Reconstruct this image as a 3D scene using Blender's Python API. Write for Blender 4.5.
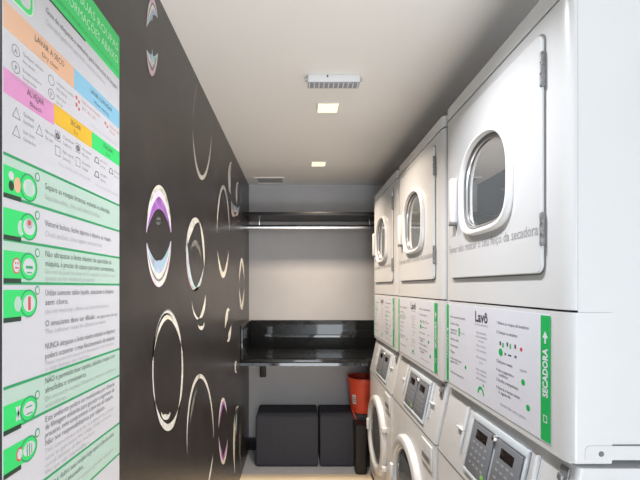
import bpy, bmesh, math, random
from mathutils import Matrix, Vector

for o in list(bpy.data.objects):
    bpy.data.objects.remove(o, do_unlink=True)
S = bpy.context.scene
C = S.collection
PI = math.pi
random.seed(4)

# ------------------------------------------------------------------ camera, world, light, exposure
EYE = 1.32                      # camera height
FOC = 394.0                     # focal length in pixels of the 640 px wide frame
PX, PY = 298.0, 287.0           # vanishing point of the room's length
cd = bpy.data.cameras.new('camera'); cam = bpy.data.objects.new('camera', cd); C.objects.link(cam)
cam.location = (0, 0, EYE); cam.rotation_euler = (PI/2, 0, 0)
cd.sensor_width = 36.0; cd.lens = FOC/640*36
cd.shift_x = (320-PX)/640; cd.shift_y = (PY-240)/640
cd.clip_start = 0.02
S.camera = cam

w = bpy.data.worlds.new('world'); S.world = w; w.use_nodes = True
bg = w.node_tree.nodes['Background']
bg.inputs[0].default_value = (0.92, 0.96, 1.0, 1); bg.inputs[1].default_value = 1.2

def area(name, loc, rot, sx, sy, power, col, spread=PI):
    l = bpy.data.lights.new(name, 'AREA'); l.shape = 'RECTANGLE'; l.size = sx; l.size_y = sy
    l.energy = power; l.color = col; l.spread = spread
    o = bpy.data.objects.new(name, l); o.location = loc; o.rotation_euler = rot; C.objects.link(o)
    return o
# daylight through the open shop front behind the camera
area('shopfront_daylight', (0.3, -3.6, 1.15), (PI/2, 0, 0), 1.6, 2.0, 44, (0.84, 0.92, 1.0))
# unseen upward light added behind the camera to brighten the ceiling
area('added_ceiling_fill', (0.3, -1.0, 0.12), (math.radians(163), 0, 0), 1.2, 1.0, 40, (0.88, 0.94, 1.0), 2.6)

S.view_settings.view_transform = 'Standard'; S.view_settings.look = 'None'
S.view_settings.gamma = 1; S.view_settings.use_curve_mapping = False
S.view_settings.exposure = 0.15

# ------------------------------------------------------------------ materials
def mat(name, col, rough=0.5, metal=0.0, spec=0.5, vary=0.06, scale=6.0, bump=0.0, bscale=200.0, coat=0.0):
    m = bpy.data.materials.new(name); m.use_nodes = True
    nt = m.node_tree; b = nt.nodes['Principled BSDF']
    tc = nt.nodes.new('ShaderNodeTexCoord')
    n = nt.nodes.new('ShaderNodeTexNoise'); n.inputs['Scale'].default_value = scale; n.inputs['Detail'].default_value = 3
    nt.links.new(tc.outputs['Object'], n.inputs['Vector'])
    r = nt.nodes.new('ShaderNodeValToRGB')
    r.color_ramp.elements[0].position = 0.3; r.color_ramp.elements[1].position = 0.7
    r.color_ramp.elements[0].color = tuple(min(1, c*(1-vary)) for c in col) + (1,)
    r.color_ramp.elements[1].color = tuple(min(1, c*(1+vary)) for c in col) + (1,)
    nt.links.new(n.outputs['Fac'], r.inputs['Fac']); nt.links.new(r.outputs['Color'], b.inputs['Base Color'])
    b.inputs['Roughness'].default_value = rough; b.inputs['Metallic'].default_value = metal
    b.inputs['Specular IOR Level'].default_value = spec
    b.inputs['Coat Weight'].default_value = coat
    if bump:
        n2 = nt.nodes.new('ShaderNodeTexNoise'); n2.inputs['Scale'].default_value = bscale
        nt.links.new(tc.outputs['Object'], n2.inputs['Vector'])
        bp = nt.nodes.new('ShaderNodeBump'); bp.inputs['Strength'].default_value = bump; bp.inputs['Distance'].default_value = 0.002
        nt.links.new(n2.outputs['Fac'], bp.inputs['Height']); nt.links.new(bp.outputs['Normal'], b.inputs['Normal'])
    return m

def emit(name, col, strength):
    m = bpy.data.materials.new(name); m.use_nodes = True
    b = m.node_tree.nodes['Principled BSDF']; b.inputs['Base Color'].default_value = col + (1,)
    b.inputs['Emission Color'].default_value = col + (1,); b.inputs['Emission Strength'].default_value = strength
    return m

def pane(name, tint, gloss, sheen=(0.36, 0.39, 0.41)):
    m = bpy.data.materials.new(name); m.use_nodes = True
    nt = m.node_tree; nt.nodes.remove(nt.nodes['Principled BSDF'])
    out = nt.nodes['Material Output']
    t = nt.nodes.new('ShaderNodeBsdfTransparent'); t.inputs[0].default_value = tint + (1,)
    g = nt.nodes.new('ShaderNodeBsdfGlossy'); g.inputs['Roughness'].default_value = 0.02
    lw = nt.nodes.new('ShaderNodeLayerWeight'); lw.inputs[0].default_value = gloss
    mx = nt.nodes.new('ShaderNodeMixShader')
    nt.links.new(lw.outputs['Fresnel'], mx.inputs[0]); nt.links.new(t.outputs[0], mx.inputs[1]); nt.links.new(g.outputs[0], mx.inputs[2])
    d = nt.nodes.new('ShaderNodeBsdfDiffuse'); d.inputs[0].default_value = sheen + (1,)      # pale grey mixed into the pane in place of reflected light
    m2 = nt.nodes.new('ShaderNodeMixShader'); m2.inputs[0].default_value = 0.22
    nt.links.new(mx.outputs[0], m2.inputs[1]); nt.links.new(d.outputs[0], m2.inputs[2])
    nt.links.new(m2.outputs[0], out.inputs[0])
    return m

def soap(name, stops, scale):
    """printed soap-film colours that wander along the bubble's rim"""
    m = bpy.data.materials.new(name); m.use_nodes = True
    nt = m.node_tree; b = nt.nodes['Principled BSDF']; b.inputs['Roughness'].default_value = 0.35
    tc = nt.nodes.new('ShaderNodeTexCoord'); n = nt.nodes.new('ShaderNodeTexNoise')
    n.inputs['Scale'].default_value = scale; n.inputs['Detail'].default_value = 2
    nt.links.new(tc.outputs['Object'], n.inputs['Vector'])
    r = nt.nodes.new('ShaderNodeValToRGB'); cr = r.color_ramp
    while len(cr.elements) < len(stops): cr.elements.new(0.5)
    for i, c in enumerate(stops):
        cr.elements[i].position = 0.28 + 0.44*i/(len(stops)-1); cr.elements[i].color = c + (1,)
    nt.links.new(n.outputs['Fac'], r.inputs['Fac']); nt.links.new(r.outputs['Color'], b.inputs['Base Color'])
    return m

M = {}
M['ceiling'] = mat('ceiling_paint', (0.88, 0.85, 0.82), 0.8, vary=0.01, scale=2)
M['laminate'] = mat('dark_laminate', (0.030, 0.026, 0.024), 0.31, vary=0.22, scale=14, spec=0.55)
M['wall'] = mat('grey_wall_paint', (0.50, 0.49, 0.495), 0.75, vary=0.03, scale=5, bump=0.05)
M['rwall'] = mat('side_wall_paint', (0.30, 0.29, 0.285), 0.8, vary=0.03)
M['floor_beige'] = mat('beige_floor_tile', (0.76, 0.64, 0.47), 0.3, vary=0.06, scale=3)
M['floor_grey'] = mat('grey_floor_tile', (0.48, 0.48, 0.50), 0.4, vary=0.05, scale=9)
M['skirting'] = mat('black_skirting', (0.012, 0.012, 0.016), 0.4)
M['enamel'] = mat('white_enamel', (0.63, 0.64, 0.655), 0.26, vary=0.008, scale=3, spec=0.45)
M['enamel_soft'] = mat('white_plastic', (0.74, 0.74, 0.75), 0.35, vary=0.01)
M['washer_white'] = mat('washer_enamel', (0.63, 0.64, 0.655), 0.3, vary=0.01, spec=0.45)
M['groove'] = mat('rubber_and_shadow_grey', (0.16, 0.16, 0.165), 0.6)  # also colours the shadow line drawn round the dryer door
M['black_rubber'] = mat('black_rubber', (0.018, 0.018, 0.02), 0.5)
M['steel'] = mat('brushed_steel', (0.55, 0.55, 0.56), 0.32, metal=1.0)
M['hinge'] = mat('hinge_metal', (0.22, 0.22, 0.225), 0.45, metal=0.4, vary=0.35, scale=120)
M['drum'] = mat('galvanised_drum', (0.74, 0.75, 0.74), 0.45, metal=0.0, vary=0.12, scale=10)
M['chrome'] = mat('chrome', (0.62, 0.62, 0.64), 0.25, metal=1.0, vary=0.01)
M['bezel'] = mat('blue_grey_bezel', (0.56, 0.62, 0.67), 0.35, vary=0.02)
M['keypad'] = mat('slate_keypad', (0.17, 0.18, 0.20), 0.4, vary=0.05)
M['key_print'] = mat('keypad_print', (0.30, 0.32, 0.34), 0.5)
M['start_green'] = mat('start_key_green', (0.20, 0.45, 0.10), 0.4)
M['lcd'] = mat('dark_display', (0.018, 0.013, 0.012), 0.15)
M['granite'] = mat('black_granite', (0.012, 0.013, 0.014), 0.06, vary=0.5, scale=160, spec=0.6)
M['shelf'] = mat('black_shelf', (0.010, 0.009, 0.009), 0.35, vary=0.1)
M['fabric'] = mat('charcoal_fabric', (0.050, 0.052, 0.064), 0.85, vary=0.18, scale=90, bump=0.5, bscale=420, spec=0.25)
M['red'] = mat('red_plastic', (0.90, 0.10, 0.045), 0.4, vary=0.05)
M['sticker'] = mat('white_sticker', (0.80, 0.78, 0.78), 0.5)
M['sticker_ink'] = mat('grey_ink', (0.28, 0.27, 0.28), 0.5)
M['black_plastic'] = mat('black_plastic', (0.009, 0.009, 0.010), 0.5)
M['paper'] = mat('poster_white', (0.60, 0.60, 0.635), 0.4, vary=0.008)
M['tint'] = mat('poster_mint', (0.46, 0.61, 0.53), 0.4, vary=0.01)
M['green'] = mat('poster_green', (0.035, 0.66, 0.16), 0.4, vary=0.02)
M['rule'] = mat('poster_dark_green', (0.03, 0.33, 0.13), 0.4, vary=0.02)
M['head_ink'] = mat('poster_pale_green', (0.62, 0.92, 0.68), 0.4, vary=0.02)
M['fold'] = mat('poster_fold_black', (0.02, 0.05, 0.03), 0.4)
M['orange'] = mat('poster_peach', (0.76, 0.45, 0.28), 0.4, vary=0.02)
M['blue'] = mat('poster_sky_blue', (0.24, 0.52, 0.70), 0.4, vary=0.02)
M['pink'] = mat('poster_pink', (0.70, 0.29, 0.54), 0.4, vary=0.02)
M['yellow'] = mat('poster_amber', (0.78, 0.47, 0.03), 0.4, vary=0.02)
M['ink'] = mat('poster_ink', (0.075, 0.075, 0.085), 0.5)
M['ink_grey'] = mat('poster_grey_ink', (0.42, 0.41, 0.44), 0.5)
M['symbol_ink'] = mat('poster_symbol_ink', (0.16, 0.16, 0.17), 0.5)
M['redink'] = mat('poster_red_ink', (0.60, 0.07, 0.06), 0.5)
M['sign'] = mat('sign_white', (0.68, 0.70, 0.78), 0.4, vary=0.01)
M['sign_green'] = mat('sign_green', (0.015, 0.42, 0.10), 0.4, vary=0.02)
M['sign_ink'] = mat('sign_ink', (0.10, 0.09, 0.12), 0.5)
M['sign_ink_grey'] = mat('sign_ink_grey', (0.36, 0.36, 0.40), 0.5)
M['door_ink'] = mat('door_lettering', (0.30, 0.30, 0.31), 0.5)
M['lamp'] = emit('lamp_diffuser', (1.0, 0.86, 0.58), 1.0)
M['led_grid'] = mat('led_lens_grid', (0.30, 0.31, 0.35), 0.3, vary=0.2, scale=130)
M['vent_metal'] = mat('vent_grey', (0.46, 0.44, 0.43), 0.5)
M['glass'] = pane('dryer_door_glass', (0.86, 0.88, 0.90), 0.42)
M['washer_glass'] = pane('washer_door_glass', (0.35, 0.40, 0.46), 0.35)
M['bubble_white'] = soap('bubble_white_print', [(0.42, 0.42, 0.39), (0.80, 0.79, 0.74), (0.66, 0.65, 0.60), (0.84, 0.82, 0.78)], 14)
M['bubble_cream'] = soap('bubble_cream_print', [(0.36, 0.37, 0.32), (0.74, 0.70, 0.56), (0.82, 0.81, 0.74), (0.44, 0.42, 0.37)], 18)
M['bubble_lilac'] = soap('bubble_lilac_print', [(0.86, 0.82, 0.70), (0.74, 0.66, 0.80), (0.80, 0.74, 0.84), (0.66, 0.5, 0.76)], 9)
M['bubble_violet'] = soap('bubble_violet_print', [(0.30, 0.10, 0.38), (0.46, 0.20, 0.58), (0.22, 0.08, 0.28), (0.5, 0.3, 0.55)], 12)
M['bubble_pink'] = soap('bubble_pink_print', [(0.80, 0.72, 0.72), (0.74, 0.42, 0.58), (0.84, 0.80, 0.76), (0.78, 0.70, 0.50)], 12)
M['bubble_aqua'] = soap('bubble_aqua_print', [(0.16, 0.42, 0.40), (0.50, 0.72, 0.76), (0.42, 0.46, 0.66), (0.30, 0.58, 0.60), (0.40, 0.30, 0.46)], 14)
M['bubble_dim'] = soap('bubble_dim_print', [(0.10, 0.09, 0.08), (0.24, 0.24, 0.21), (0.13, 0.12, 0.12), (0.16, 0.19, 0.17)], 20)

# ------------------------------------------------------------------ helpers
def obj(name, bm, m, parent=None, loc=None, flat=False, ang=35):
    bmesh.ops.recalc_face_normals(bm, faces=bm.faces) if not flat else None
    me = bpy.data.meshes.new(name); bm.to_mesh(me); bm.free()
    mats = m if isinstance(m, (list, tuple)) else [m]
    for x in mats: me.materials.append(x)
    if not flat:
        for p in me.polygons: p.use_smooth = True
        me.set_sharp_from_angle(angle=math.radians(ang))
    o = bpy.data.objects.new(name, me); C.objects.link(o)
    if parent: o.parent = parent
    if loc: o.location = loc
    return o

def tag(o, label, cat, group=None):
    o['label'] = label; o['category'] = cat
    if group: o['group'] = group
    return o

def thing(name, label, cat, loc=(0, 0, 0), group=None):
    o = bpy.data.objects.new(name, None); o.empty_display_size = 0.1
    C.objects.link(o); o.location = loc
    return tag(o, label, cat, group)

def struct(name, bm, m, **k):
    o = obj(name, bm, m, **k); o['kind'] = 'structure'; return o

def copy_tree(o, parent=None):
    c = o.copy(); C.objects.link(c)
    if parent: c.parent = parent
    for ch in list(o.children): copy_tree(ch, c)
    return c

def box(bm, x0, x1, y0, y1, z0, z1, r=0.0, seg=3, edges=None):
    t = bmesh.new()
    vs = [t.verts.new((x, y, z)) for x in (x0, x1) for y in (y0, y1) for z in (z0, z1)]
    for f in ((0, 1, 3, 2), (4, 6, 7, 5), (0, 4, 5, 1), (2, 3, 7, 6), (0, 2, 6, 4), (1, 5, 7, 3)):
        t.faces.new([vs[i] for i in f])
    bmesh.ops.recalc_face_normals(t, faces=t.faces)
    if r > 0:
        es = [e for e in t.edges if edges is None or edges(*(v.co for v in e.verts))]
        bmesh.ops.bevel(t, geom=es, offset=r, segments=seg, profile=0.5, affect='EDGES')
    merge(bm, t); return bm

def merge(bm, t, mx=None):
    if mx is not None: bmesh.ops.transform(t, matrix=mx, verts=t.verts)
    me = bpy.data.meshes.new('tmp'); t.to_mesh(me); t.free(); bm.from_mesh(me); bpy.data.meshes.remove(me)

def B(*a, **k): return box(bmesh.new(), *a, **k)

def loft(bm, loops, cap0=False, cap1=False, closed=True):
    rs = [[bm.verts.new(p) for p in l] for l in loops]
    n = len(rs[0])
    for a, b in zip(rs, rs[1:]):
        for i in range(n if closed else n-1):
            j = (i+1) % n
            bm.faces.new((a[i], a[j], b[j], b[i]))
    if cap0: bm.faces.new(rs[0][::-1])
    if cap1: bm.faces.new(rs[-1])
    return rs

def prism(bm, pts, f0, f1):
    """pts: 2-D outline; f0, f1 map (u, v) to the two ends"""
    return loft(bm, [[f0(*p) for p in pts], [f1(*p) for p in pts]], True, True)

def lathe(bm, prof, axis, origin, n=40, cap0=False, cap1=False):
    loops = []
    for r, h in prof:
        l = []
        for i in range(n):
            a = 2*PI*i/n; c, s = r*math.cos(a), r*math.sin(a)
            p = (c, s, h) if axis == 'z' else (h, c, s)
            l.append((p[0]+origin[0], p[1]+origin[1], p[2]+origin[2]))
        loops.append(l)
    loft(bm, loops, cap0, cap1); return bm

def tube(bm, pts, r, n=8, cap=True):
    pts = [Vector(p) for p in pts]; loops = []
    for i, p in enumerate(pts):
        d = (pts[min(i+1, len(pts)-1)] - pts[max(i-1, 0)]).normalized()
        a = d.cross(Vector((0, 0, 1)))
        if a.length < 1e-3: a = d.cross(Vector((1, 0, 0)))
        a.normalize(); b = d.cross(a)
        loops.append([tuple(p + a*r*math.cos(2*PI*k/n) + b*r*math.sin(2*PI*k/n)) for k in range(n)])
    loft(bm, loops, cap, cap); return bm

def sq_loop(cy, cz, hy, hz, x, n=56):
    l = []
    for i in range(n):
        a = 2*PI*i/n; c, s = math.cos(a), math.sin(a); p = 2.25 if s > 0 else 3.8      # domed top, squarer bottom
        l.append((x, cy + hy*math.copysign(abs(c)**(2/p), c), cz + hz*math.copysign(abs(s)**(2/p), s)))
    return l

def rrect(y0, y1, z0, z1, r, k=6):
    out = []
    for cy, cz, a0 in ((y1-r, z1-r, 0), (y0+r, z1-r, 90), (y0+r, z0+r, 180), (y1-r, z0+r, 270)):
        for i in range(k+1):
            a = math.radians(a0 + 90*i/k); out.append((cy + r*math.cos(a), cz + r*math.sin(a)))
    return out

def ring_face(bm, outer, inner):
    """flat face between an outer and an inner loop of verts"""
    es = []
    for l in (outer, inner):
        for a, b in zip(l, l[1:]+l[:1]):
            e = bm.edges.get((a, b)) or bm.edges.new((a, b)); es.append(e)
    bmesh.ops.triangle_fill(bm, use_beauty=True, use_dissolve=False, edges=es)

def text_bm(bm, s, mx, size, align='LEFT', width=None, bold=0.0):
    cu = bpy.data.curves.new('t', 'FONT'); cu.body = s; cu.size = size; cu.align_x = align
    cu.resolution_u = 2; cu.offset = bold
    o = bpy.data.objects.new('t', cu); C.objects.link(o)
    dg = bpy.context.evaluated_depsgraph_get(); dg.update()
    me = bpy.data.meshes.new_from_object(o.evaluated_get(dg))
    if len(me.vertices):
        t = bmesh.new(); t.from_mesh(me)
        if width:
            xs = [v.co.x for v in t.verts]; k = width/(max(xs)-min(xs))
            for v in t.verts: v.co.x *= k
        bmesh.ops.transform(t, matrix=mx, verts=t.verts); merge(bm, t)
    bpy.data.meshes.remove(me); bpy.data.objects.remove(o); bpy.data.curves.remove(cu)

# ------------------------------------------------------------------ setting
LW, RW, Y0, YB, CH = -0.398, 1.30, -3.8, 3.20, EYE + 0.828
struct('ceiling', B(LW-0.06, RW+0.06, Y0, YB+0.06, CH, CH+0.06), M['ceiling'])
wl = struct('wall_left', B(LW-0.06, LW, Y0, YB+0.06, 0, CH), M['laminate'])
struct('wall_back', B(LW, RW, YB, YB+0.06, 0, CH), M['wall'])
struct('wall_right', B(RW, RW+0.06, Y0, YB+0.06, 0, CH), M['rwall'])
bm = B(LW-0.06, RW+0.06, Y0, 2.78, -0.05, 0.0); nf = len(bm.faces)
box(bm, LW-0.06, RW+0.06, 2.78, YB+0.06, -0.05, 0.0)
bm.faces.ensure_lookup_table()
for f in bm.faces[nf:]: f.material_index = 1
fl = obj('floor', bm, [M['floor_beige'], M['floor_grey']], flat=True); fl['kind'] = 'structure'
bm = B(LW, RW, YB-0.014, YB, 0, 0.10, 0.003)
struct('baseboard_back', bm, M['skirting'])

# printed soap bubbles of the left wall: centre and radii as seen, moved onto the wall plane
def wall_pt(px, py, off=0.0008):
    d = -LW*FOC/(PX-px)
    return (LW+off, d, EYE + (PY-py)*d/FOC)
BANDS = {'violet': [('bubble_cream', 0, .22), ('bubble_lilac', .22, .5), ('bubble_violet', .5, 1)],
         'aqua': [('bubble_pink', 0, .2), ('bubble_dim', .2, .3), ('bubble_white', .3, .5), ('bubble_aqua', .5, 1)],
         'white': [('bubble_white', 0, 1)], 'cream': [('bubble_white', 0, .5), ('bubble_cream', .5, 1)], 'dim': [('bubble_dim', 0, 1)],
         'pearl': [('bubble_dim', 0, .16), ('bubble_white', .16, .6), ('bubble_cream', .6, 1)]}
def bubble(cx, cy, rx, ry, arcs, look):
    """arcs: (from, to, thickness) in degrees; each arc is a crescent that thins out at both ends, printed in bands from the rim inwards"""
    for a0, a1, th in arcs:
        bm = bmesh.new(); n = 30; bands = BANDS[look]
        cuts = [b[1] for b in bands] + [1.0]; rows = []
        for q in cuts:
            row = []
            for i in range(n+1):
                t = i/n; a = math.radians(a0 + (a1-a0)*t); c, s = math.cos(a), math.sin(a)
                k = th*max(0.05, math.sin(PI*t)**0.9)*q
                kx, ky = min(0.85, 0.5*k/rx), min(0.85, k*(abs(s) + 0.3*abs(c))/ry)
                row.append(bm.verts.new(wall_pt(cx + rx*c*(1-kx), cy - ry*s*(1-ky))))
            rows.append(row)
        for b in range(len(bands)):
            for i in range(n):
                f = bm.faces.new((rows[b][i], rows[b][i+1], rows[b+1][i+1], rows[b+1][i])); f.material_index = b
        bm.normal_update()
        for f in bm.faces:
            if f.normal.x < 0: f.normal_flip()
        obj('bubble_print', bm, [M[b[0]] for b in bands], wl, flat=True)
bubble(152, 37, 6.2, 39, [(30, 165, 22), (200, 335, 26)], 'aqua')
bubble(202, 128, 9.5, 52, [(182, 352, 4.4)], 'white')
bubble(202, 128, 9.5, 52, [(100, 178, 2.0)], 'dim')
bubble(158.5, 236, 12.5, 51, [(4, 176, 23)], 'violet')
bubble(158.5, 236, 12.5, 51, [(188, 354, 26)], 'aqua')
bubble(158, 221, 2.6, 4, [(0, 180, 4), (180, 360, 4)], 'dim')
bubble(195, 255, 9.5, 37.5, [(60, 175, 9), (-20, 70, 4)], 'white')
bubble(195, 255, 9.0, 36, [(150, 300, 7), (255, 340, 4)], 'aqua')
bubble(195, 262, 6, 22, [(10, 150, 6)], 'dim')
bubble(198.5, 299, 7, 21, [(185, 300, 2.6), (262, 372, 5)], 'white')
bubble(201, 324, 3.2, 6, [(180, 380, 4)], 'cream')
bubble(223, 231, 6.3, 46, [(0, 182, 4)], 'cream')
bubble(223, 231, 6.3, 47, [(205, 335, 6)], 'cream')
bubble(231, 178, 3.2, 16, [(80, 270, 8)], 'white')
bubble(233.5, 206, 2.6, 11, [(150, 330, 8)], 'aqua')
bubble(236, 196, 4.0, 20, [(200, 330, 10)], 'aqua')
bubble(237.5, 193, 2.0, 11, [(60, 260, 6)], 'white')
bubble(241.6, 197, 1.6, 9, [(40, 260, 4)], 'dim')
bubble(241.6, 284, 2.6, 26, [(10, 175, 4), (190, 350, 5)], 'cream')
bubble(228, 325, 3.2, 17, [(60, 190, 7), (250, 360, 6)], 'white')
bubble(167.5, 370, 15.6, 61, [(18, 172, 10), (-70, 38, 4)], 'pearl')
bubble(167.5, 370, 15.6, 61, [(205, 335, 7)], 'white')
bubble(167.5, 370, 15.6, 61, [(130, 240, 2.4)], 'pearl')
bubble(166.5, 368, 13.8, 55, [(60, 175, 2.5)], 'dim')
bubble(165.5, 413, 4.5, 7, [(170, 370, 7)], 'cream')
bubble(200, 436, 13.5, 62, [(-2, 196, 4.2), (-62, -18, 3)], 'white')
bubble(201, 440, 12, 56, [(110, 165, 4)], 'dim')
bubble(223, 431, 4.6, 33.5, [(30, 175, 7), (190, 345, 8)], 'violet')
bubble(238, 444, 5, 38, [(80, 235, 4)], 'white')
bubble(245, 444, 6, 36, [(130, 250, 3)], 'dim')
bubble(237, 420, 2.2, 14, [(80, 260, 4)], 'aqua')
bubble(236, 367, 1.6, 6, [(60, 300, 5)], 'cream')

# ------------------------------------------------------------------ instruction poster on the left wall
pt = thing('instruction_poster', 'tall white and green laundry instruction poster with coloured bands on the dark left wall', 'poster', (LW, 0.5315, 0.86))
PH = Matrix(((0, 0, 1, 0), (1, 0, 0, 0), (0, 1, 0, 0), (0, 0, 0, 1)))     # (u, v, n) -> (y, z, x)
def P(u, v, n=0.0): return (n*0.35, u - 0.5315, v - 0.86)
def plate(bm, pts, n0, n1): prism(bm, pts, lambda u, v: P(u, v, n0), lambda u, v: P(u, v, n1))
def rect(u0, u1, v0, v1): return [(u0, v0), (u1, v0), (u1, v1), (u0, v1)]
def circle(cu, cv, r, n=24, ru=None): return [(cu + (ru or r)*math.cos(2*PI*i/n), cv + r*math.sin(2*PI*i/n)) for i in range(n)]
UL, UR = 0.5300, 0.8745
def ppart(name, m, shapes, n0, n1, parent=pt):
    bm = bmesh.new()
    for s in shapes: plate(bm, s, n0, n1)
    return obj(name, bm, M[m], parent, flat=False)
def ptext(lines, m, parent=pt, n=0.0060, name='lettering'):
    """lines: (string, u, v, size, align, width)"""
    for s, u, v, size, al, wd in lines:
        bm = bmesh.new(); text_bm(bm, s, Matrix.Translation(P(u, v, n)) @ PH, size*0.84, al, wd, bold=-0.00012)
        obj(name, bm, M[m], parent, flat=True)
ppart('board', 'paper', [rect(UL, UR, 0.86, 1.8735)], 0.0002, 0.0040)
ppart('header_band', 'green', [rect(UL, UR, 1.780, 1.8735)], 0.0040, 0.0046)
ppart('header_edge', 'fold', [rect(0.575, 0.735, 1.7770, 1.7805)], 0.0046, 0.0050)
ptext([('SEPARE SUAS ROUPAS', 0.868, 1.838, 0.028, 'RIGHT', 0.235),
       ('VEJA INFORMAÇÕES ABAIXO', 0.868, 1.810, 0.028, 'RIGHT', 0.262)], 'head_ink', n=0.0052, name='header_lettering')
ptext([('SEPARATE YOUR CLOTHES AS SHOWN BELOW', 0.868, 1.790, 0.014, 'RIGHT', 0.23)], 'rule', n=0.0052, name='header_lettering')
hb = ppart('header_tab', 'head_ink', [rrect(UL, 0.5900, 1.7180, 1.781, 0.014)], 0.0046, 0.0052)
ppart('tab_face', 'green', [rrect(UL, 0.5880, 1.7200, 1.781, 0.012)], 0.0052, 0.0058, hb)
ppart('tab_icon', 'paper', [rrect(0.5600, 0.5830, 1.726, 1.770, 0.010)], 0.0058, 0.0062, hb)
ptext([('Guia de etiquetas e símbolos para instruções de lavagem', 0.619, 1.752, 0.0165, 'LEFT', 0.243)], 'ink')
ptext([('Care label guide and symbols for washing instructions', 0.619, 1.735, 0.0140, 'LEFT', 0.190)], 'ink_grey')
# colour bands
ppart('dry_clean_band', 'orange', [rect(UL, 0.697, 1.671, 1.708)], 0.0040, 0.0046)
ppart('water_wash_band', 'blue', [rect(0.697, UR, 1.671, 1.708)], 0.0040, 0.0046)
ppart('bleach_band', 'pink', [rect(UL, 0.640, 1.583, 1.617)], 0.0040, 0.0046)
ppart('drying_band', 'yellow', [rect(0.640, 0.7575, 1.587, 1.619)], 0.0040, 0.0046)
ppart('ironing_band', 'green', [rect(0.7575, UR, 1.588, 1.619)], 0.0040, 0.0046)
ptext([('LAVAR A SECO', 0.630, 1.6915, 0.0165, 'CENTER', 0.074), ('Dry clean', 0.630, 1.677, 0.0125, 'CENTER', 0.040),
       ('LAVAR COM ÁGUA', 0.795, 1.6915, 0.0155, 'CENTER', 0.085), ('Water washing', 0.795, 1.677, 0.0120, 'CENTER', 0.060),
       ('ALVEJAR', 0.595, 1.6015, 0.0165, 'CENTER', 0.038), ('Bleach', 0.595, 1.588, 0.0125, 'CENTER', 0.026),
       ('SECAR', 0.702, 1.604, 0.0150, 'CENTER', 0.032), ('Dry', 0.702, 1.592, 0.0110, 'CENTER', 0.012),
       ('PASSAR', 0.822, 1.604, 0.0150, 'CENTER', 0.040), ('Iron', 0.822, 1.593, 0.0110, 'CENTER', 0.016)], 'ink', name='band_lettering')
# care symbols: outlines and short captions
def outline(pts, k=0.9):
    cu = sum(p[0] for p in pts)/len(pts); cv = sum(p[1] for p in pts)/len(pts)
    return pts, [(cu + (u-cu)*k, cv + (v-cv)*k) for u, v in pts]
def symbol(bm, pts, k=0.88):
    a, b = outline(pts, k)
    va = [bm.verts.new(P(u, v, 0.0046)) for u, v in a]; vb = [bm.verts.new(P(u, v, 0.0046)) for u, v in b]
    n = len(a)
    for i in range(n):
        j = (i+1) % n; bm.faces.new((va[i], va[j], vb[j], vb[i]))
def tri(u, v, s): return [(u-s, v-s), (u+s, v-s), (u, v+s)]
sy = []
def care(name, shape, letter, u, v, caps):
    bm = bmesh.new()
    if shape == 'c': symbol(bm, circle(u, v, 0.0080, 20))
    if shape == 't': symbol(bm, tri(u, v, 0.0082), 0.84)
    if shape == 's': symbol(bm, rect(u-0.007, u+0.007, v-0.008, v+0.008))
    if shape == 'x':
        symbol(bm, rect(u-0.007, u+0.007, v-0.008, v+0.008)); symbol(bm, circle(u, v, 0.0055, 16), 0.2)
    if shape == 'i': symbol(bm, [(u-0.010, v-0.006), (u+0.010, v-0.006), (u+0.006, v+0.006), (u-0.004, v+0.006)], 0.7)
    if shape == 'd':
        symbol(bm, circle(u-0.004, v+0.002, 0.0035, 10), 0.3); symbol(bm, circle(u+0.004, v-0.002, 0.003, 10), 0.3)
    if letter: text_bm(bm, letter, Matrix.Translation(P(u, v-0.0042, 0.0046)) @ PH, 0.010, 'CENTER')
    for k, (s, wd) in enumerate(caps):
        text_bm(bm, s, Matrix.Translation(P(u+0.014, v+0.002-0.0105*k, 0.0046)) @ PH, 0.0080, 'LEFT', wd, bold=-0.0001)
    for f in bm.faces:
        if f.normal.x < 0: f.normal_flip()
    obj(name, bm, M['redink' if shape == 'd' else 'symbol_ink'], pt, flat=True)
care('care_symbol', 'c', 'A', 0.5535, 1.652, [('Qualquer solvente', 0.046), ('Any solvent', 0.026)])
care('care_symbol', 'c', 'P', 0.5535, 1.6285, [('Exceto tricloro', 0.040), ('Except trichlor', 0.030)])
care('care_symbol', 'c', '', 0.6330, 1.652, [('Limpeza a úmido', 0.048), ('Wet cleaning', 0.028)])
care('care_symbol', 'c', 'F', 0.6330, 1.6300, [('Não lavar', 0.026), ('Do not', 0.016)])
care('care_symbol', 'd', '', 0.7090, 1.657, [('Ciclo normal de lavagem', 0.066)])
care('care_symbol', 'd', '', 0.7090, 1.644, [('30 C  40 C  60 C', 0.050)])
care('care_symbol', 'd', '', 0.8150, 1.655, [('Ciclo delicado', 0.044), ('Delicate', 0.022)])
care('care_symbol', 't', '', 0.5545, 1.5655, [('Qualquer', 0.024), ('Any bleach', 0.022)])
care('care_symbol', 't', '', 0.5545, 1.5400, [('Sem cloro', 0.024), ('Chlorine free', 0.026)])
care('care_symbol', 't', '', 0.6040, 1.5610, [('Não alvejar', 0.028), ('Do not', 0.018)])
care('care_symbol', 'x', '', 0.6500, 1.5690, [('Tambor', 0.034), ('Tumble dry', 0.026)])
care('care_symbol', 's', '', 0.6500, 1.5440, [('No varal', 0.030), ('Line dry', 0.022)])
care('care_symbol', 'x', '', 0.7100, 1.5700, [('Horizontal', 0.030), ('Flat dry', 0.022)])
care('care_symbol', 's', '', 0.7100, 1.5450, [('À sombra', 0.028), ('In shade', 0.020)])
care('care_symbol', 'i', '', 0.7760, 1.5700, [('Até 110 C', 0.030), ('Low heat', 0.020)])
care('care_symbol', 'i', '', 0.7760, 1.5420, [('Até 200 C', 0.030), ('High heat', 0.022)])
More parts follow.
